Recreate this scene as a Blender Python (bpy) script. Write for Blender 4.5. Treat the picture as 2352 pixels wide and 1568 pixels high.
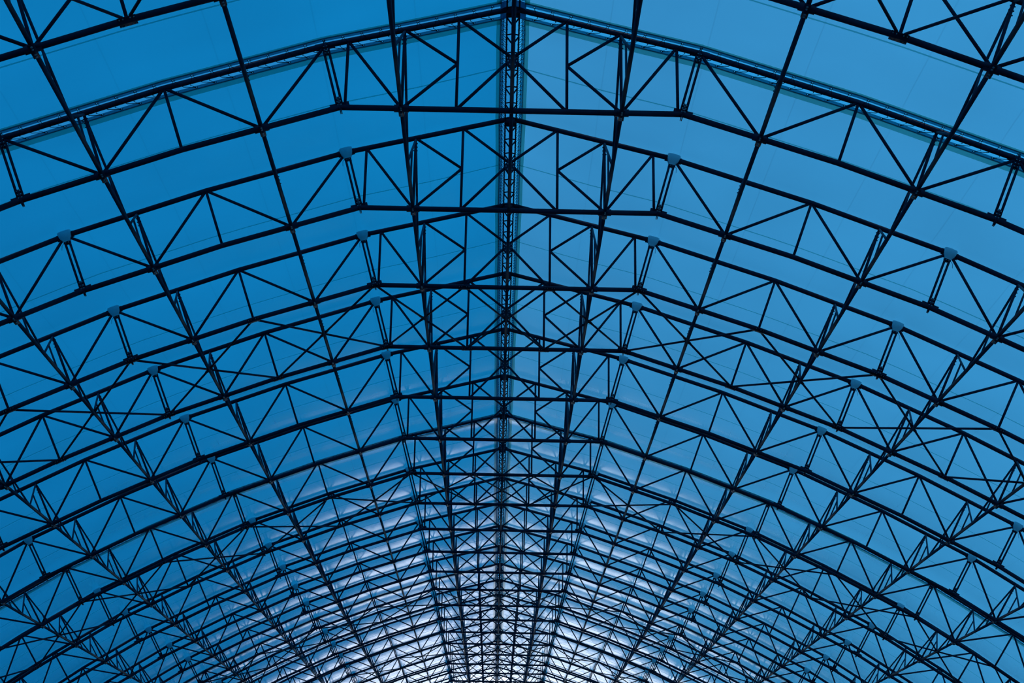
import bpy, math
from mathutils import Vector, Matrix

# ---------------------------------------------------------------- scene / camera / light
for o in list(bpy.data.objects):
    bpy.data.objects.remove(o)
scene = bpy.context.scene
COL = scene.collection
D = 6.0                       # bay spacing in metres
CAMH = 1.62
F_PX, YAW, PIT, ROL, CX, CY = 3391.92, 0.0069223, 0.3523645, 0.0172308, -0.019448, -4.607206
fwd = Vector((math.sin(YAW) * math.cos(PIT), math.cos(YAW) * math.cos(PIT), math.sin(PIT)))
rt = Vector((math.cos(YAW), -math.sin(YAW), 0))
upv = rt.cross(fwd)
cr = rt * math.cos(ROL) + upv * math.sin(ROL)
cu = -rt * math.sin(ROL) + upv * math.cos(ROL)
CAMPOS = Vector((CX * D, CY * D, CAMH))
cam_d = bpy.data.cameras.new('camera')
cam_d.sensor_width = 36.0
cam_d.lens = F_PX * 36.0 / 2352.0
cam_d.clip_end = 2000
cam_o = bpy.data.objects.new('camera', cam_d)
COL.objects.link(cam_o)
mw = Matrix.Identity(4)
for i in range(3):
    mw[i][0], mw[i][1], mw[i][2], mw[i][3] = cr[i], cu[i], -fwd[i], CAMPOS[i]
cam_o.matrix_world = mw
scene.camera = cam_o

world = bpy.data.worlds.new('sky')
scene.world = world
world.use_nodes = True
wn = world.node_tree
wn.nodes.clear()
sky = wn.nodes.new('ShaderNodeTexSky')
sky.sky_type = 'NISHITA'
sky.sun_disc = False
sky.sun_elevation = math.radians(48)
sky.sun_rotation = math.radians(80)
sky.air_density = 1.0
sky.dust_density = 1.5
bgn = wn.nodes.new('ShaderNodeBackground')
bgn.inputs['Strength'].default_value = 0.90
wo = wn.nodes.new('ShaderNodeOutputWorld')
wn.links.new(sky.outputs[0], bgn.inputs[0])
wn.links.new(bgn.outputs[0], wo.inputs[0])

sun_d = bpy.data.lights.new('sun', 'SUN')
sun_d.energy = 3.0
sun_d.angle = math.radians(0.6)
sun_d.color = (1.0, 0.93, 0.82)
sun_o = bpy.data.objects.new('sun', sun_d)
COL.objects.link(sun_o)
sdir = Vector((math.cos(math.radians(48)) * math.sin(math.radians(80)),
               math.cos(math.radians(48)) * math.cos(math.radians(80)),
               math.sin(math.radians(48))))
sun_o.rotation_euler = sdir.to_track_quat('Z', 'Y').to_euler()

vs = scene.view_settings
vs.view_transform = 'Standard'
vs.look = 'None'
vs.gamma = 1.0
vs.use_curve_mapping = False
vs.exposure = 0.0

# ---------------------------------------------------------------- materials
def new_mat(name):
    m = bpy.data.materials.new(name)
    m.use_nodes = True
    nt = m.node_tree
    nt.nodes.clear()
    out = nt.nodes.new('ShaderNodeOutputMaterial')
    return m, nt, out

def principled(name, col, rough, metal=0.0, noise=0.0, scale=3.0):
    m, nt, out = new_mat(name)
    b = nt.nodes.new('ShaderNodeBsdfPrincipled')
    b.inputs['Base Color'].default_value = (*col, 1)
    b.inputs['Roughness'].default_value = rough
    b.inputs['Metallic'].default_value = metal
    b.inputs['Specular IOR Level'].default_value = 0.08
    nt.links.new(b.outputs[0], out.inputs[0])
    if noise:
        tc = nt.nodes.new('ShaderNodeTexCoord')
        nz = nt.nodes.new('ShaderNodeTexNoise')
        nz.inputs['Scale'].default_value = scale
        rp = nt.nodes.new('ShaderNodeValToRGB')
        rp.color_ramp.elements[0].position = 0.3
        rp.color_ramp.elements[1].position = 0.7
        rp.color_ramp.elements[0].color = (*[c * (1 - noise) for c in col], 1)
        rp.color_ramp.elements[1].color = (*[min(1, c * (1 + noise)) for c in col], 1)
        nt.links.new(tc.outputs['Object'], nz.inputs['Vector'])
        nt.links.new(nz.outputs[0], rp.inputs[0])
        nt.links.new(rp.outputs[0], b.inputs['Base Color'])
    return m

def fabric(name, trans, diff, gloss=0.0, rough=0.12, detail=False, ior=1.45):
    """thin coated fabric: light passes through it, its coated inner face is glossy"""
    m, nt, out = new_mat(name)
    tr = nt.nodes.new('ShaderNodeBsdfTranslucent')
    tr.inputs[0].default_value = (*trans, 1)
    df = nt.nodes.new('ShaderNodeBsdfDiffuse')
    df.inputs[0].default_value = (*diff, 1)
    add = nt.nodes.new('ShaderNodeAddShader')
    nt.links.new(tr.outputs[0], add.inputs[0])
    nt.links.new(df.outputs[0], add.inputs[1])
    last = add
    if detail:
        tc = nt.nodes.new('ShaderNodeTexCoord')
        nz = nt.nodes.new('ShaderNodeTexNoise')
        nz.inputs['Scale'].default_value = 0.25
        nz.inputs['Detail'].default_value = 5
        mr = nt.nodes.new('ShaderNodeMapRange')
        mr.inputs[1].default_value = 0.3
        mr.inputs[2].default_value = 0.7
        mr.inputs[3].default_value = 0.95
        mr.inputs[4].default_value = 1.05
        uvn = nt.nodes.new('ShaderNodeUVMap')
        sp = nt.nodes.new('ShaderNodeSeparateXYZ')
        # fine weld lines running the length of the hall
        fr = nt.nodes.new('ShaderNodeMath'); fr.operation = 'FRACT'
        ln = nt.nodes.new('ShaderNodeMath'); ln.operation = 'LESS_THAN'
        ln.inputs[1].default_value = 0.012
        ms = nt.nodes.new('ShaderNodeMath'); ms.operation = 'MULTIPLY'
        ms.inputs[1].default_value = -0.10
        sm = nt.nodes.new('ShaderNodeMath'); sm.operation = 'ADD'
        vm = nt.nodes.new('ShaderNodeVectorMath'); vm.operation = 'SCALE'
        vm.inputs[0].default_value = trans
        nt.links.new(tc.outputs['Object'], nz.inputs['Vector'])
        nt.links.new(nz.outputs[0], mr.inputs[0])
        nt.links.new(uvn.outputs[0], sp.inputs[0])
        nt.links.new(sp.outputs[0], fr.inputs[0])
        nt.links.new(fr.outputs[0], ln.inputs[0])
        nt.links.new(ln.outputs[0], ms.inputs[0])
        nt.links.new(ms.outputs[0], sm.inputs[0])
        nt.links.new(mr.outputs[0], sm.inputs[1])
        nt.links.new(sm.outputs[0], vm.inputs['Scale'])
        nt.links.new(vm.outputs[0], tr.inputs[0])
    if gloss:
        gl = nt.nodes.new('ShaderNodeBsdfGlossy')
        gl.inputs['Roughness'].default_value = rough
        gl.inputs['Color'].default_value = (gloss, gloss, gloss, 1)
        fz = nt.nodes.new('ShaderNodeFresnel')
        fz.inputs[0].default_value = ior
        mx = nt.nodes.new('ShaderNodeMixShader')
        nt.links.new(fz.outputs[0], mx.inputs[0])
        nt.links.new(add.outputs[0], mx.inputs[1])
        nt.links.new(gl.outputs[0], mx.inputs[2])
        last = mx
    nt.links.new(last.outputs[0], out.inputs[0])
    return m

M_STEEL = principled('painted_steel', (0.010, 0.024, 0.048), 0.6, 0, 0.25, 1.5)
M_PURLIN = principled('purlin_steel', (0.022, 0.050, 0.085), 0.7, 0, 0.25, 1.5)
M_BOLT = principled('bolt_zinc', (0.35, 0.40, 0.45), 0.35, 0.6)
M_ROPE = principled('rope', (0.02, 0.025, 0.03), 0.8)
M_RING = principled('eyelet_ring', (0.01, 0.012, 0.016), 0.5)
M_MEM = fabric('roof_membrane', (0.0015, 0.068, 0.130), (0.002, 0.03, 0.05), 1.0, 0.19, True)
M_MEM_R = fabric('roof_membrane_sunlit_tint', (0.0092, 0.065, 0.116), (0.015, 0.035, 0.05), 1.0, 0.19, True)  # same fabric, right slope's paler sunlit tone put into its colour
M_SEAM = fabric('seam_weld', (0.30, 0.60, 0.55), (0.01, 0.03, 0.04))
M_HEM = fabric('hem_overlap', (0.25, 0.55, 0.46), (0.01, 0.03, 0.04), 1.0, 0.25)
M_WEB = fabric('hem_webbing', (0.03, 0.24, 0.31), (0.005, 0.02, 0.035), 1.0, 0.25)
M_FLAP = fabric('cover_flap', (0.006, 0.074, 0.140), (0.005, 0.03, 0.05), 1.0, 0.25)
M_BOOT = fabric('boot_fabric', (0.15, 0.35, 0.40), (0.40, 0.50, 0.55))
M_FLOOR = principled('floor_dark', (0.05, 0.052, 0.055), 0.85, 0, 0.25, 0.3)
M_YARD = principled('yard_concrete', (0.84, 0.80, 0.73), 0.9, 0, 0.08, 0.1)
M_CONC = principled('plinth_concrete', (0.22, 0.22, 0.22), 0.9, 0, 0.1, 0.8)

FACE_DOWN = [M_MEM, M_MEM_R, M_SEAM, M_HEM, M_WEB, M_FLAP]

# ---------------------------------------------------------------- helpers
class MB:
    def __init__(self):
        self.v, self.f, self.uv = [], [], []
    def tube(self, a, b, r, n=8):
        a, b = Vector(a), Vector(b)
        d = (b - a).normalized()
        h = Vector((0, 1, 0)) if abs(d.y) < 0.9 else Vector((0, 0, 1))
        s = d.cross(h).normalized()
        t = s.cross(d)
        base = len(self.v)
        for p in (a, b):
            for i in range(n):
                an = 2 * math.pi * (i + 0.5) / n
                self.v.append(p + s * (r * math.cos(an)) + t * (r * math.sin(an)))
        for i in range(n):
            j = (i + 1) % n
            self.f.append((base + i, base + n + i, base + n + j, base + j))
        self.f.append(tuple(base + i for i in range(n)))
        self.f.append(tuple(base + 2 * n - 1 - i for i in range(n)))
        return self
    def path(self, pts, r, n=8):
        pts = [Vector(p) for p in pts]
        base = len(self.v)
        for k, p in enumerate(pts):
            if k == 0: d = pts[1] - p
            elif k == len(pts) - 1: d = p - pts[k - 1]
            else: d = (pts[k + 1] - p).normalized() + (p - pts[k - 1]).normalized()
            d.normalize()
            h = Vector((0, 1, 0)) if abs(d.y) < 0.95 else Vector((0, 0, 1))
            s = d.cross(h).normalized()
            t = s.cross(d)
            for i in range(n):
                an = 2 * math.pi * (i + 0.5) / n
                self.v.append(p + s * (r * math.cos(an)) + t * (r * math.sin(an)))
        for k in range(len(pts) - 1):
            for i in range(n):
                j = (i + 1) % n
                q = base + k * n
                self.f.append((q + i, q + n + i, q + n + j, q + j))
        self.f.append(tuple(base + i for i in range(n)))
        e = base + (len(pts) - 1) * n
        self.f.append(tuple(e + n - 1 - i for i in range(n)))
        return self
    def box(self, c, ax, ay, az):
        """box with centre c and half-axis vectors"""
        c, ax, ay, az = Vector(c), Vector(ax), Vector(ay), Vector(az)
        b = len(self.v)
        for sx in (-1, 1):
            for sy in (-1, 1):
                for sz in (-1, 1):
                    self.v.append(c + ax * sx + ay * sy + az * sz)
        for q in ((0, 1, 3, 2), (4, 6, 7, 5), (0, 4, 5, 1), (2, 3, 7, 6), (0, 2, 6, 4), (1, 5, 7, 3)):
            self.f.append(tuple(b + i for i in q))
        return self
    def mesh(self, name, mat, smooth=True):
        me = bpy.data.meshes.new(name)
        me.from_pydata([tuple(p) for p in self.v], [], self.f)
        me.materials.append(mat)
        if mat in FACE_DOWN:            # roof fabric: coated side faces into the hall
            for p in me.polygons:
                if p.normal.z > 0: p.flip()
        if smooth:
            me.polygons.foreach_set('use_smooth', [len(f) == 4 for f in self.f])
        me.update()
        return me

def link(name, data, parent=None, loc=None):
    o = bpy.data.objects.new(name, data)
    COL.objects.link(o)
    if parent is not None:
        o.parent = parent
    if loc is not None:
        o.location = loc
    return o

def tag(o, label=None, cat=None, group=None, kind=None):
    if label: o['label'] = label
    if cat: o['category'] = cat
    if group: o['group'] = group
    if kind: o['kind'] = kind
    return o

def proj(p):
    d = Vector(p) - CAMPOS
    z = d.dot(fwd)
    if z < 0.5:
        return None
    return 1176 + F_PX * d.dot(cr) / z, 784 - F_PX * d.dot(cu) / z

def in_view(pts, margin=0.06):
    q = [proj(p) for p in pts]
    q = [x for x in q if x]
    if not q:
        return False
    mx, my = 2352 * margin, 1568 * margin
    return (max(x[0] for x in q) > -mx and min(x[0] for x in q) < 2352 + mx and
            max(x[1] for x in q) > -my and min(x[1] for x in q) < 1568 + my)

ORD = ['zeroth', 'first', 'second', 'third', 'fourth', 'fifth', 'sixth', 'seventh', 'eighth', 'ninth', 'tenth',
       'eleventh', 'twelfth', 'thirteenth', 'fourteenth', 'fifteenth', 'sixteenth', 'seventeenth', 'eighteenth',
       'nineteenth', 'twentieth', 'twenty-first', 'twenty-second', 'twenty-third', 'twenty-fourth',
       'twenty-fifth', 'twenty-sixth', 'twenty-seventh', 'twenty-eighth']

# ---------------------------------------------------------------- the arch section (x, z) in bays, right half
DEPTH = 0.311
HALF = 0.6925
B = {'PO': (0.2375, 3.116), 'P1': (0.472, 3.116), 'PQ': (0.715, 3.116), 'S1': (0.742, 3.116)}
SL = [(18.4, 21.2), (25.4, 28.0), (32.7, 35.3), (39.9, 42.5), (47.2, 49.8)]
x, z = 0.735, 3.116
tang = [0.0]
nodes = [('S1', (x, z))]
pi = 2
for si, (a1, a2) in enumerate(SL):
    for hi, a in enumerate((a1, a2)):
        if si == 4 and hi == 1:
            break
        ca, sa = math.cos(math.radians(a)), math.sin(math.radians(a))
        B['P%d' % pi] = (x + ca * HALF / 2, z - sa * HALF / 2)
        pi += 1
        x, z = x + ca * HALF, z - sa * HALF
        nm = ('M%d' % (si + 2)) if hi == 0 else ('S%d' % (si + 2))
        B[nm] = (x, z)
        tang.append(a)
B['S1'] = (0.735, 3.116)
seq = ['S1', 'M2', 'S2', 'M3', 'S3', 'M4', 'S4', 'M5', 'S5', 'M6']
T = {'AP': (0.0, 3.626), 'PO': (0.2375, 3.566), 'P1': (0.473, 3.505), 'PQ': (0.717, 3.443), 'S1': (0.818, 3.418)}
for i, nm in enumerate(seq):
    if i == 0: continue
    a = tang[i] if i == len(seq) - 1 else 0.5 * (tang[i] + tang[i + 1])
    T[nm] = (B[nm][0] + DEPTH * math.sin(math.radians(a)), B[nm][1] + DEPTH * math.cos(math.radians(a)))
half_of = {}
for i in range(1, len(seq)):
    p = 'P%d' % (i + 1)
    t0, t1 = T[seq[i - 1]], T[seq[i]]
    a = tang[i]
    s_, c_ = math.sin(math.radians(a)), math.cos(math.radians(a))
    # foot of the perpendicular raised onto the top chord
    dx, dz = t1[0] - t0[0], t1[1] - t0[1]
    bx, bz = B[p]
    # solve b + u*(s,c) = t0 + w*(dx,dz)
    det = s_ * (-dz) - c_ * (-dx)
    u = ((t0[0] - bx) * (-dz) - (t0[1] - bz) * (-dx)) / det
    T[p] = (bx + u * s_, bz + u * c_)
NP = len(seq)                                   # purlin lines P1 .. P10 (last pieces near the ground)

def P3(xz, y=0.0, side=1):
    return Vector((side * xz[0] * D, y, xz[1] * D + CAMH))

FOOT_Z = B['M6'][1] * D + CAMH

# ---------------------------------------------------------------- membrane surface
MEM_OFF = 0.115
prof = [T['AP'], T['S1']] + [T[n] for n in seq[1:]]
pm = [Vector((p[0] * D, p[1] * D + CAMH)) for p in prof]
# carry the fabric on to the ground
dlast = (pm[-1] - pm[-2]).normalized()
pm.append(pm[-1] + dlast * (max(0.2, (pm[-1].y - 0.45) / max(0.2, -dlast.y))))
cum = [0.0]
for i in range(1, len(pm)):
    cum.append(cum[-1] + (pm[i] - pm[i - 1]).length)
SMAX = cum[-1]
def prof_at(s):
    i = 0
    while i < len(cum) - 2 and s > cum[i + 1]:
        i += 1
    t = (s - cum[i]) / (cum[i + 1] - cum[i])
    p = pm[i].lerp(pm[i + 1], t)
    d = (pm[i + 1] - pm[i]).normalized()
    # blended normal for smooth folds
    def nrm(k):
        q = (pm[k + 1] - pm[k]).normalized()
        return Vector((-q.y, q.x))
    n = nrm(i)
    if t > 0.5 and i < len(cum) - 2: n = n.lerp(nrm(i + 1), (t - 0.5))
    if t < 0.5 and i > 0: n = n.lerp(nrm(i - 1), (0.5 - t))
    n.normalize()
    return p, n, d
SAG = 0.14
LACED = [1, 7, 13, 19]
def mem(side, s, y, off=0.0):
    p, n, d = prof_at(s)
    t = (y / D) % 1.0
    sag = SAG * 4 * t * (1 - t) * min(1.0, 0.35 + s / 4.0)
    kn = round(y / D)
    dip = 0.0
    if kn in LACED:                     # fabric edge drawn down to the chord it is laced to
        u = min(1.0, abs(y - kn * D) / 1.6)
        dip = 0.125 * (1 - u * u * (3 - 2 * u))
    q = p + n * (MEM_OFF + off - sag - dip)
    return Vector((side * q.x, y, q.y))

K0, K1 = -8, 31
GAPY, WEBW, HEMW = 0.24, 0.12, 0.24
GAPX = 0.24
WEBX, HEMX = 0.08, 0.13
LAP = 0.008

def grid(mb, side, slist, ylist, off=0.0, uv=None):
    b = len(mb.v)
    for y in ylist:
        for s in slist:
            mb.v.append(mem(side, s, y, off))
            if uv is not None: uv.append((s / 2.6, y / D))
    n = len(slist)
    for j in range(len(ylist) - 1):
        for i in range(n - 1):
            a = b + j * n + i
            q = (a, a + 1, a + n + 1, a + n)
            mb.f.append(q if side < 0 else tuple(reversed(q)))

def lin(a, b, step):
    n = max(1, int(math.ceil((b - a) / step)))
    return [a + (b - a) * i / n for i in range(n + 1)]

def eyelet_strip(mb, rings, pts, side, cell_fn, n_cells):
    """strip cut by eyelet holes; cell_fn(i, u, v) -> point, u along 0..1, v across 0..1"""
    cents = []
    for i in range(n_cells):
        b = len(mb.v)
        outer = [(0, 0), (.5, 0), (1, 0), (1, .5), (1, 1), (.5, 1), (0, 1), (0, .5)]
        c = cell_fn(i, .5, .5)
        ex = (cell_fn(i, 1, .5) - cell_fn(i, 0, .5)).normalized()
        ey = (cell_fn(i, .5, 1) - cell_fn(i, .5, 0)).normalized()
        angs = [225, 270, 315, 0, 45, 90, 135, 180]
        for (u, v) in outer:
            mb.v.append(cell_fn(i, u, v))
        for a in angs:
            mb.v.append(c + (ex * math.cos(math.radians(a)) + ey * math.sin(math.radians(a))) * 0.024)
        for k in range(8):
            j = (k + 1) % 8
            mb.f.append((b + k, b + j, b + 8 + j, b + 8 + k))
        nz = ex.cross(ey).normalized()
        if nz.z > 0: nz = -nz
        rb = len(rings.v)
        for rr in (0.024, 0.046):
            for a in angs:
                rings.v.append(c + nz * 0.006 + (ex * math.cos(math.radians(a)) + ey * math.sin(math.radians(a))) * rr)
        for k in range(8):
            j = (k + 1) % 8
            rings.f.append((rb + k, rb + j, rb + 8 + j, rb + 8 + k))
        cents.append(c + nz * 0.01)
    return cents

bounds = [K0] + LACED + [K1]
sect_name = ['nearest, above the top edge', 'between the first and second laced arches',
             'between the second and third laced arches', 'between the third and fourth laced arches',
             'farthest, beyond the fourth laced arch']
sgrid = [GAPX + WEBX]
for i in range(len(cum) - 1):
    for s in lin(cum[i], cum[i + 1], 1.0)[1:]:
        if s > GAPX + WEBX + 0.05: sgrid.append(s)
EYE = {}          # eyelet centres by (frame, near/far, side) and ('ridge', section, side)
for si in range(len(bounds) - 1):
    ka, kb = bounds[si], bounds[si + 1]
    ya = ka * D + (GAPY + WEBW if si > 0 else 0)
    yb = kb * D - (GAPY + WEBW if si < len(bounds) - 2 else 0)
    ys = [ya]
    for k in range(ka, kb):
        for q in range(1, 17):
            y = (k + q / 16.0) * D
            if ya + 0.05 < y < yb - 0.05: ys.append(y)
    ys.append(yb)
    for side in (-1, 1):
        sn = 'left' if side < 0 else 'right'
        mb, uv = MB(), []
        grid(mb, side, sgrid, ys, 0.0, uv)
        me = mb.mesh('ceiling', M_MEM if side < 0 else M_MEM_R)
        ul = me.uv_layers.new(name='UVMap')
        for lp in me.loops:
            ul.data[lp.index].uv = uv[lp.vertex_index]
        ceil = link('ceiling', me)
        tag(ceil, 'blue translucent roof membrane on the %s slope, %s' % (sn, sect_name[si]), kind='structure')
        # mid-bay weld seams
        for k in range(max(ka, -1), min(kb, 24)):
            mb = MB()
            grid(mb, side, lin(GAPX + WEBX, cum[-3], 1.2), [(k + .5) * D - .03, (k + .5) * D + .03], -LAP)
            link('seam_strip', mb.mesh('seam_strip', M_SEAM), ceil)
        # hems
        rings = MB()
        web, hem = MB(), MB()
        grid(hem, side, [GAPX + WEBX - .005, GAPX + WEBX + HEMX], ys, -LAP)
        for (kk, sg, has) in ((ka, 1, si > 0), (kb, -1, si < len(bounds) - 2)):
            if not has: continue
            y0 = kk * D + sg * GAPY
            y1 = y0 + sg * WEBW
            y2 = y1 + sg * HEMW * (1.25 if sg > 0 else 0.55)
            grid(hem, side, sgrid, sorted([y1 - sg * .005, y2]), -LAP)
            nc = int((cum[-3] - GAPX - WEBX) / 0.5)
            s00 = GAPX + WEBX + (0.0 if sg < 0 else 0.0)
            def cf(i, u, v, y0=y0, y1=y1, s00=s00):
                return mem(side, s00 + (i + u) * 0.5, y0 + (y1 - y0) * v)
            EYE[(kk, sg, side)] = eyelet_strip(web, rings, None, side, cf, nc)
        if ka < 20:
            rsp = 0.25
            yr0 = max(ya, -1.2 * D)
            yr1 = min(yb, 23 * D)
            nc = int((yr1 - yr0) / rsp)
            def cf2(i, u, v):
                return mem(side, GAPX + WEBX * v, yr0 + (i + u) * rsp)
            EYE[('ridge', si, side)] = eyelet_strip(web, rings, None, side, cf2, nc)
            tag(link('eyelet_rings', rings.mesh('eyelet_rings', M_RING), ceil), kind='stuff')
        if web.v:
            link('hem_webbing', web.mesh('hem_webbing', M_WEB), ceil)
        link('hem_overlap', hem.mesh('hem_overlap', M_HEM), ceil)

# cover flaps over the laced joints, outside
mb = MB()
ysr = lin(K0 * D, K1 * D, 0.75)
b = 0
for y in ysr:
    for (sd, s) in ((-1, .35), (-1, .22), (1, .0), (1, .22), (1, .35)):
        p = mem(sd, s, y, 0.06 if s < .3 else 0.006)
        mb.v.append(p)
for j in range(len(ysr) - 1):
    for i in range(4):
        a = j * 5 + i
        mb.f.append((a, a + 5, a + 6, a + 1))
tag(link('cover_flap', mb.mesh('cover_flap', M_FLAP)), 'pale blue fabric flap covering the laced ridge joint from above', 'cover flap')
for n, k in enumerate(LACED):
    for side in (-1, 1):
        mb = MB()
        ss = [0.0, 0.34] + [q_ for q_ in sgrid if q_ > 0.5]
        yl = [k * D - .42, k * D - .22, k * D, k * D + .22, k * D + .42]
        for y in yl:
            for s in ss:
                mb.v.append(mem(side, s, y, 0.17 if abs(y - k * D) < .3 else 0.008))
        m_ = len(ss)
        for j in range(4):
            for i in range(m_ - 1):
                a = j * m_ + i
                q = (a, a + 1, a + m_ + 1, a + m_)
                mb.f.append(q if side < 0 else tuple(reversed(q)))
        tag(link('cover_flap', mb.mesh('cover_flap', M_FLAP)),
            'pale blue fabric flap over the %s laced arch from the top, %s slope' % (ORD[n + 1], 'left' if side < 0 else 'right'),
            'cover flap', 'flaps over the laced arches')

# lacing ropes
for n, k in enumerate(LACED):
    for side in (-1, 1):
        near = EYE[(k, -1, side)]
        far = EYE[(k, 1, side)]
        mb = MB()
        pts = []
        for i in range(min(len(near), len(far))):
            def under(s, dy):
                p, nn, dd = prof_at(s)
                q = p - nn * 0.083
                return Vector((side * q.x, k * D + dy, q.y))
            s = GAPX + WEBX + (i + .5) * .5
            pts += [near[i], under(s + .08, -.05), under(s + .12, .05), far[i], under(s + .30, .05), under(s + .36, -.05)]
        mb.path(pts, 0.009, 4)
        tag(link('lacing_rope', mb.mesh('lacing_rope', M_ROPE)),
            'thin dark rope zigzagging along the %s laced arch from the top, %s slope' % (ORD[n + 1], 'left' if side < 0 else 'right'),
            'rope', 'ropes lacing the roof fabric to the arches')
TUBE_X, TUBE_DZ = 0.165, 0.02        # top tubes of the ridge girder
ridge_top_z = mem(1, TUBE_X, 0)[2] - MEM_OFF - 0.06
for si in range(len(bounds) - 2):
    for side in (-1, 1):
        ce = EYE[('ridge', si, side)]
        mb = MB()
        pts = []
        for i, c in enumerate(ce):
            pts += [c, Vector((side * (TUBE_X - .03), c.y + .1, ridge_top_z - .03))]
        mb.path(pts, 0.008, 3)
        tag(link('lacing_rope', mb.mesh('lacing_rope', M_ROPE)),
            'thin rope %s of ridge girder, %s' % ('left' if side < 0 else 'right', sect_name[si]),
            'rope', 'ropes lacing the roof fabric to the ridge girder')

# ---------------------------------------------------------------- floor, yard, plinths, near gable
XF = pm[-1].x
mb = MB(); mb.box((0, (K0 + K1) / 2 * D, -0.15), (XF + .6, 0, 0), (0, (K1 - K0) / 2 * D, 0), (0, 0, .15))
tag(link('floor', mb.mesh('floor', M_FLOOR, False)), 'dark bare floor of the hall', kind='structure')
mb = MB(); mb.box((0, 100, -0.36), (600, 0, 0), (0, 700, 0), (0, 0, .2))
tag(link('ground', mb.mesh('ground', M_YARD, False)), 'pale concrete yard around the hall', kind='structure')
for side, nm in ((-1, 'wall_left'), (1, 'wall_right')):
    mb = MB(); mb.box((side * (XF + .05), (K0 + K1) / 2 * D, .25), (.35, 0, 0), (0, (K1 - K0) / 2 * D, 0), (0, 0, .25))
    tag(link(nm, mb.mesh(nm, M_CONC, False)), 'low concrete plinth carrying the arches', kind='structure')
mb = MB()
ssg = lin(0, SMAX, 1.0)
for side in (-1, 1):
    b = len(mb.v)
    for s in ssg:
        p = mem(side, s, K0 * D)
        mb.v += [p, Vector((p.x, p.y, 0))]
    for i in range(len(ssg) - 1):
        a = b + 2 * i
        mb.f.append((a, a + 1, a + 3, a + 2))
tag(link('wall_back', mb.mesh('wall_back', M_MEM, False)), 'blue membrane gable behind the viewer', kind='structure')

# ---------------------------------------------------------------- arch truss (prototype meshes, shared)
RC, RW, RP = 0.077, 0.042, 0.036
XN, KN = (0.0, 3.376), 3.341
parts = []          # (name, mesh, sample points, frames condition, material) in frame-local coordinates

def add(name, mb, mat, pts, cond=None, sub=None, always=False):
    parts.append(dict(name=name, mesh=mb.mesh(name, mat), pts=[Vector(p) for p in pts], cond=cond, sub=sub, always=always))

def bar(name, a, b, r, n=8, cond=None, always=False, bolted=False):
    mb = MB(); mb.tube(a, b, r, n)
    sub = None
    if bolted:
        ax = (Vector(a) - Vector(b)).normalized()
        tg = Vector((ax.z, 0, -ax.x))
        m2 = MB()
        for h in (.18, .30, .42):
            o = Vector(b) + ax * h
            m2.tube(o - tg * (r + .022), o + tg * (r + .022), .016, 6)
        sub = m2.mesh('bolts', M_STEEL)
    add(name, mb, M_STEEL, (a, b), cond, sub, always)

GUS = {0: 'far', 3: 1, 4: 1, 7: 1, 8: 1, 12: 1, 13: 1, 16: 1, 17: 1}
not_laced = lambda k: k not in LACED
# centre segment chords
bar('bottom_chord', P3(B['S1'], 0, -1), P3(B['S1']), RC, 12, always=True)
mb = MB(); mb.path([P3(T['S1'], 0, -1), P3(T['AP']), P3(T['S1'])], RC, 12)
add('top_chord', mb, M_STEEL, (P3(T['S1'], 0, -1), P3(T['AP']), P3(T['S1'])), None, None, True)
for side in (-1, 1):
    q = lambda xz: P3(xz, 0, side)
    bar('post', q(B['PO']), q(T['PO']), RW)
    bar('diagonal', q(T['PO']), q(XN), RW)
    bar('diagonal', q(B['PO']), q(XN), RW)
    bar('diagonal', q((B['PO'][0], KN)), q(T['P1']), RW)
    bar('diagonal', q((B['PO'][0], KN)), q(B['P1']), RW)
    bar('post', q(B['P1']), q(T['P1']), RW, bolted=True)
    bar('post', q(B['PQ']), q(T['PQ']), RW)
    bar('diagonal', q(T['PQ']), q(B['P1']), RW)
# node plate at the centre with its bolts
mb = MB(); c = P3((0, XN[1] - 0.022))
ring = [Vector((math.cos(a) * .16, 0, math.sin(a) * .19)) for a in [math.pi / 8 + i * math.pi / 4 for i in range(8)]]
for dy in (-.05, .05):
    for r_ in ring: mb.v.append(c + r_ + Vector((0, dy, 0)))
for i in range(8): mb.f.append((i, (i + 1) % 8, 8 + (i + 1) % 8, 8 + i))
mb.f.append(tuple(reversed(range(8)))); mb.f.append(tuple(range(8, 16)))
mb2 = MB()
for (bx, bz) in ((-.06, .08), (.06, .08), (-.11, 0), (.11, 0), (-.07, -.1), (.07, -.1)):
    mb2.tube(c + Vector((bx, -.08, bz)), c + Vector((bx, .08, bz)), .016, 6)
add('node_plate', mb, M_STEEL, (c,), None, mb2.mesh('bolts', M_BOLT))
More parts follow.
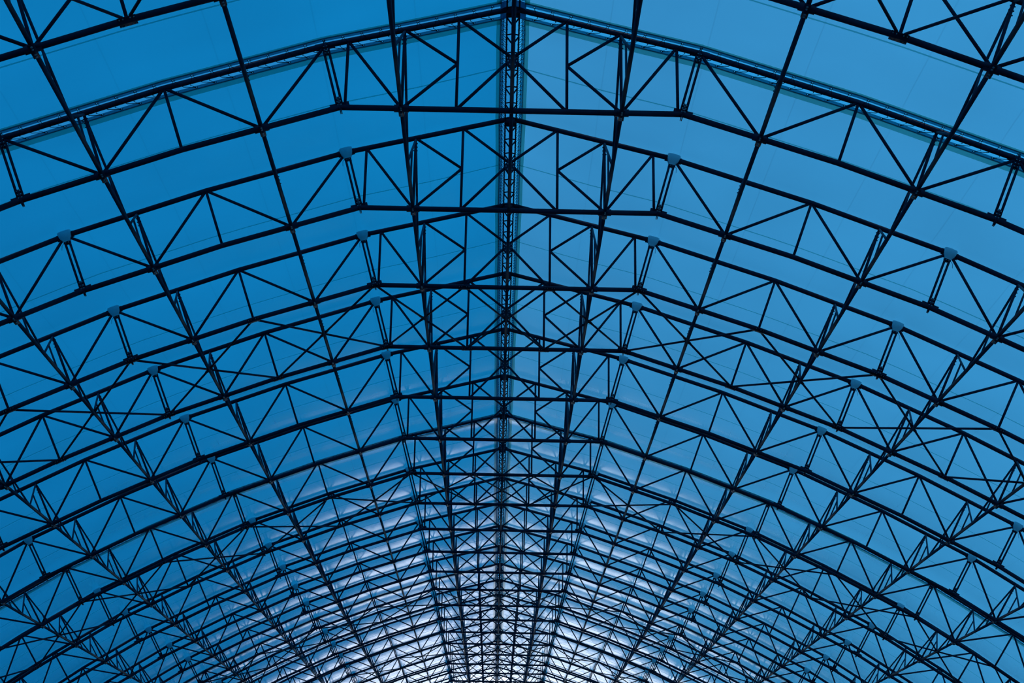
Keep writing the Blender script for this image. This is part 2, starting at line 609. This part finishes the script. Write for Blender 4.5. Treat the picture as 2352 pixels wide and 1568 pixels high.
# outer segments
for side in (-1, 1):
    q = lambda xz: P3(xz, 0, side)
    for i in range(0, len(seq) - 1, 2):
        s0, m0 = seq[i], seq[i + 1]
        s1 = seq[i + 2] if i + 2 < len(seq) else None
        pa, pb = 'P%d' % (i + 2), 'P%d' % (i + 3)
        bl = [q(B[s0]), q(B[m0])] + ([q(B[s1])] if s1 else [])
        tl = [q(T[s0]), q(T[m0])] + ([q(T[s1])] if s1 else [])
        mb = MB(); mb.path(bl, RC, 12); add('bottom_chord', mb, M_STEEL, bl, None, None, True)
        mb = MB(); mb.path(tl, RC, 12); add('top_chord', mb, M_STEEL, tl, None, None, True)
        bar('diagonal', q(T[s0]), q(B[pa]), RW)
        bar('diagonal', q(B[pa]), q(T[m0]), RW)
        bar('post', q(T[m0]), q(B[m0]), RW)
        bar('post', q(B[pa]), q(T[pa]), RW, bolted=True)
        if s1:
            bar('diagonal', q(T[m0]), q(B[pb]), RW)
            bar('diagonal', q(B[pb]), q(T[s1]), RW)
            bar('post', q(B[pb]), q(T[pb]), RW, bolted=True)
    # splices: twin posts, end plates, bolts
    for i in range(0, len(seq), 2):
        s0 = seq[i]
        b_, t_ = q(B[s0]), q(T[s0])
        ax = (t_ - b_).normalized()
        tg = Vector((ax.z, 0, -ax.x)) * (1 if side > 0 else -1)
        for sg in (-1, 1):
            bar('splice_post', b_ + tg * (.065 * sg), t_ + tg * (.065 * sg), RP)
        for end, base, dirn in (('b', b_, 1), ('t', t_, -1)):
            mb = MB()
            cc = base + ax * (.06 * dirn)
            for sg in (-1, 1):
                mb.box(cc + tg * (.016 * sg), tg * .011, Vector((0, .075, 0)), ax * .22)
            # haunches along the chord
            hv = []
            for sg in (-1, 1):
                mb.box(base + tg * (.12 * sg) + ax * (.02 * dirn), tg * .13, Vector((0, .012, 0)), ax * .10)
            mb2 = MB()
            for row in range(3):
                for yy in (-.05, .05):
                    o = base + ax * ((.05 + .10 * row) * dirn) + Vector((0, yy, 0))
                    mb2.tube(o - tg * .055, o + tg * .055, .018, 6)
            add('splice_plate', mb, M_STEEL, (base,), None, mb2.mesh('bolts', M_BOLT))
        # fabric boot round the upper splice
        if i < 8:
            mb = MB()
            n_ = ax
            rings_ = []
            for (h, hw, hy) in ((.09, .205, .17), (-.04, .19, .15), (-.20, .105, .10), (-.24, .11, .105)):
                cc = t_ + n_ * h
                rr = []
                for a in range(12):
                    an = 2 * math.pi * a / 12
                    ca_, sa_ = math.cos(an), math.sin(an)
                    e = 0.55
                    px = math.copysign(abs(ca_) ** e, ca_) * hw
                    py = math.copysign(abs(sa_) ** e, sa_) * hy
                    rr.append(cc + tg * px + Vector((0, py, 0)))
                rings_.append(rr)
            for rr in rings_: mb.v += rr
            for k_ in range(3):
                for a in range(12):
                    j = (a + 1) % 12
                    mb.f.append((k_ * 12 + a, k_ * 12 + j, k_ * 12 + 12 + j, k_ * 12 + 12 + a))
            add('fabric_boot', mb, M_BOOT, (t_,), not_laced, None)
            mb = MB()
            st = t_ - n_ * .22 + tg * .10
            mb.path([st, st - Vector((0, 0, .07)) + tg * .05, st - Vector((0, .02, .22)) + tg * .03], .009, 4)
            mb.path([st - tg * .19, st - tg * .23 - Vector((0, 0, .1)), st - tg * .21 - Vector((0, .02, .20))], .009, 4)
            add('tie_cord', mb, M_BOOT, (t_,), not_laced, None)
    # saddle plates under the chord where the purlins bolt on
    for j in range(1, NP):
        nm = 'P%d' % j
        b_, t_ = q(B[nm]), q(T[nm])
        ax = (t_ - b_).normalized() if j > 1 else Vector((0, 0, 1))
        tg = Vector((ax.z, 0, -ax.x))
        mb = MB()
        cc = b_ - ax * (RC + .008)
        mb.box(cc, tg * .075, Vector((0, .26, 0)), ax * .010)
        mb.box(b_, tg * .19, Vector((0, .05, 0)), ax * .085)
        mb2 = MB()
        for yy in (-.2, -.1, .1, .2):
            o = cc + Vector((0, yy, 0))
            mb2.tube(o - ax * .035, o, .026, 6)
        add('saddle_plate', mb, M_STEEL, (b_,), None, mb2.mesh('bolts', M_BOLT))
    # gussets for the plan bracing
    for nm in ['PO'] + seq[:7]:
        b_, t_ = q(B[nm]), q(T[nm])
        ax = (t_ - b_).normalized()
        tg = Vector((ax.z, 0, -ax.x))
        mb = MB()
        cc = b_ - ax * (RC * .4)
        mb.box(cc, tg * .20, Vector((0, .17, 0)), ax * .010)
        mb2 = MB()
        for (u_, v_) in ((-.16, .13), (-.08, .13), (.08, .13), (.16, .13), (-.16, -.13), (-.08, -.13), (.08, -.13), (.16, -.13)):
            o = cc + tg * u_ + Vector((0, v_, 0))
            mb2.tube(o - ax * .03, o, .016, 6)
        add('gusset_plate', mb, M_STEEL, (b_,), (lambda k: k in GUS), mb2.mesh('bolts', M_BOLT))

FRAMES = list(range(-1, 25))
for k in FRAMES:
    root = link('arch_truss', None, None, (0, k * D, 0))
    root.empty_display_size = 0.5
    if k == -1: lab = 'dark steel truss arch just beyond the top edge, nearest the viewer'
    elif k == 0: lab = 'dark steel truss arch seen only in the top corners, first from the top'
    elif k in LACED: lab = '%s dark steel truss arch from the top, roof fabric laced along it' % ORD[k + 1]
    elif k in GUS: lab = '%s dark steel truss arch from the top, with plan bracing gussets and fabric boots' % ORD[k + 1]
    else: lab = '%s dark steel truss arch from the top, with pale fabric boots' % ORD[k + 1]
    tag(root, lab, 'roof truss', 'steel truss arches of the hall')
    off = Vector((0, k * D, 0))
    for p in parts:
        if p['cond'] and not p['cond'](k): continue
        if not p['always'] and not in_view([off + v for v in p['pts']], 0.10): continue
        o = link(p['name'], p['mesh'], root)
        if p['sub'] and k <= 9:
            tag(link('bolts', p['sub'], o), kind='stuff')

# ---------------------------------------------------------------- purlins
RT = 0.057
def purlin_meshes(j, side):
    q = lambda xz, y=0.0: P3(xz, y, side)
    nm = 'P%d' % j
    b_, t_ = B[nm], T[nm]
    tdir = (q(t_) - q(b_)).normalized()
    low = q(b_)
    t0 = q(t_) - tdir * (RC * .6)
    mid = low + Vector((0, D / 2, 0))
    res = []
    mb = MB(); mb.tube(low + Vector((0, .10, 0)), low + Vector((0, D - .10, 0)), RT, 10); res.append(('tube', mb.mesh('tube', M_PURLIN)))
    for sg in (0, 1):
        top = t0 + Vector((0, D * sg, 0))
        mb = MB(); mb.tube(top, mid, RP, 8); res.append(('brace', mb.mesh('brace', M_PURLIN)))
        h = top.lerp(mid, .5)
        mb = MB(); mb.tube(h, Vector((low.x, h.y, low.z)), RP * .85, 8); res.append(('strut', mb.mesh('strut', M_PURLIN)))
    return res
cand = []
for j in range(1, NP):
    for side in (-1, 1):
        for k in range(-1, 24):
            a = P3(B['P%d' % j], k * D, side)
            e = P3(B['P%d' % j], (k + 1) * D, side)
            t = P3(T['P%d' % j], (k + 1) * D, side)
            if in_view([a, e, t], 0.02):
                cand.append((k, j, side))
cand.sort()
pm_cache = {}
extra = MB()
for n, (k, j, side) in enumerate(cand):
    if n >= 300:
        low = P3(B['P%d' % j], k * D, side)
        tp = P3(T['P%d' % j], k * D, side)
        extra.tube(low, low + Vector((0, D, 0)), RT, 6)
        extra.tube(tp, low + Vector((0, D / 2, 0)), RP, 6)
        extra.tube(tp + Vector((0, D, 0)), low + Vector((0, D / 2, 0)), RP, 6)
        continue
    if (j, side) not in pm_cache:
        pm_cache[(j, side)] = purlin_meshes(j, side)
    root = link('purlin', None, None, (0, k * D, 0))
    sn = 'left' if side < 0 else 'right'
    where = 'between %s and %s arches from top' % (ORD[k + 1], ORD[k + 2]) if k >= 0 else 'running off the top edge'
    tag(root, 'steel purlin, %s line %s of ridge, %s' % (ORD[j], sn, where), 'purlin', 'trussed purlins between the arches')
    for nm, me in pm_cache[(j, side)]:
        link(nm, me, root)
if extra.v:
    tag(link('far_purlins', extra.mesh('far_purlins', M_PURLIN)), 'farthest dark steel purlins near the bottom edge', 'purlins', kind='stuff')
print('purlins', len(cand))

# tube under the ridge, one length per bay
mb = MB(); mb.tube((0, .05, B['P1'][1] * D + CAMH), (0, D - .05, B['P1'][1] * D + CAMH), RT * .95, 10)
me_rp = mb.mesh('ridge_purlin', M_PURLIN)
# triangular ridge girder
gz = ridge_top_z
g_low = gz - 0.24
NR = 7
gp = []
mb = MB(); mb.tube((0, .12, g_low), (0, D - .12, g_low), .045, 8); gp.append(('bottom_tube', mb.mesh('bottom_tube', M_STEEL)))
for s in (-1, 1):
    mb = MB(); mb.tube((s * TUBE_X, .12, gz), (s * TUBE_X, D - .12, gz), .024, 8); gp.append(('top_tube', mb.mesh('top_tube', M_STEEL)))
for ye in (.10, D - .10):
    mb = MB()
    mb.box((0, ye, gz - .04), (TUBE_X + .02, 0, 0), (0, .02, 0), (0, 0, .06))
    gp.append(('end_plate', mb.mesh('end_plate', M_STEEL)))
lattice = MB()
rungs = []
for i in range(NR):
    y0 = .2 + (D - .4) * i / (NR - 1)
    mb = MB(); mb.path([(-TUBE_X, y0, gz), (0, y0, gz + .035), (TUBE_X, y0, gz)], .020, 6)
    rungs.append(('rung', mb.mesh('rung', M_STEEL)))
    if i < NR - 1:
        for s in (-1, 1):
            mb = MB(); mb.tube((s * TUBE_X, y0 + .08, gz), (0, y0 + .10, g_low), .022, 6)
            rungs.append(('lattice_bar', mb.mesh('lattice_bar', M_STEEL)))
for nm, me in rungs:
    b = len(lattice.v)
    lattice.v += [v.co.copy() for v in me.vertices]
    lattice.f += [tuple(b + i for i in p.vertices) for p in me.polygons]
me_lat = lattice.mesh('lattice', M_STEEL)
# apex end plates
for k in range(-1, 24):
    where = 'between %s and %s arches from top' % (ORD[k + 1], ORD[k + 2]) if k >= 0 else 'running off the top edge'
    if in_view([(0, k * D, B['P1'][1] * D + CAMH), (0, (k + 1) * D, B['P1'][1] * D + CAMH)], .05):
        o = link('ridge_purlin', me_rp, None, (0, k * D, 0))
        tag(o, 'dark steel tube below the ridge girder, %s' % where, 'purlin', 'tubes under the ridge')
    if in_view([(0, k * D, gz), (0, (k + 1) * D, gz)], .05):
        root = link('ridge_girder', None, None, (0, k * D, 0))
        tag(root, 'narrow lattice girder under the ridge, %s' % where, 'girder', 'lattice girders along the ridge')
        for nm, me in gp: link(nm, me, root)
        if k <= 6:
            for nm, me in rungs: link(nm, me, root)
        else:
            tag(link('lattice', me_lat, root), kind='stuff')
        mb_ = None
# ---------------------------------------------------------------- plan bracing (crosses between bottom chords)
RB = 0.038
lines = [('PO', 'PO', 0)] + [('PO', 'S1', 1)] + [(seq[i], seq[i + 1], i + 2) for i in range(0, 8)]
for k in (-1, 3, 7, 12, 16, 20):
    for (na, nb, j) in lines:
        for side in ((1,) if j == 0 else (-1, 1)):
            a0 = P3(B[na], 0, -1 if j == 0 else side)
            b0 = P3(B[nb], 0, side)
            mid = (a0 + b0) / 2 + Vector((0, D / 2, 0))
            pts = [a0, b0, a0 + Vector((0, D, 0)), b0 + Vector((0, D, 0))]
            if not in_view([p + Vector((0, k * D, 0)) for p in pts], .02): continue
            root = link('cross_brace', None, None, (0, k * D, 0))
            where = 'between %s and %s arches from top' % (ORD[k + 1], ORD[k + 2]) if k >= 0 else 'cut by the top edge'
            if j == 0: lab = 'cross brace centred under the ridge, %s' % where
            else: lab = 'cross brace, %s line %s of ridge, %s' % (ORD[j], 'left' if side < 0 else 'right', where)
            tag(root, lab, 'brace', 'plan bracing crosses')
            for p in pts:
                d = (mid - p).normalized()
                p0, p1 = p + d * .16, mid - d * .16
                mb = MB(); mb.tube(p0, p1, RB, 8)
                rod = link('rod', mb.mesh('rod', M_STEEL), root)
                mb = MB()
                sd = d.cross(Vector((0, 0, 1))).normalized()
                mb.box(p1 + d * .03, d * .10, sd * .055, d.cross(sd) * .012)
                link('end_plate', mb.mesh('end_plate', M_STEEL), rod)
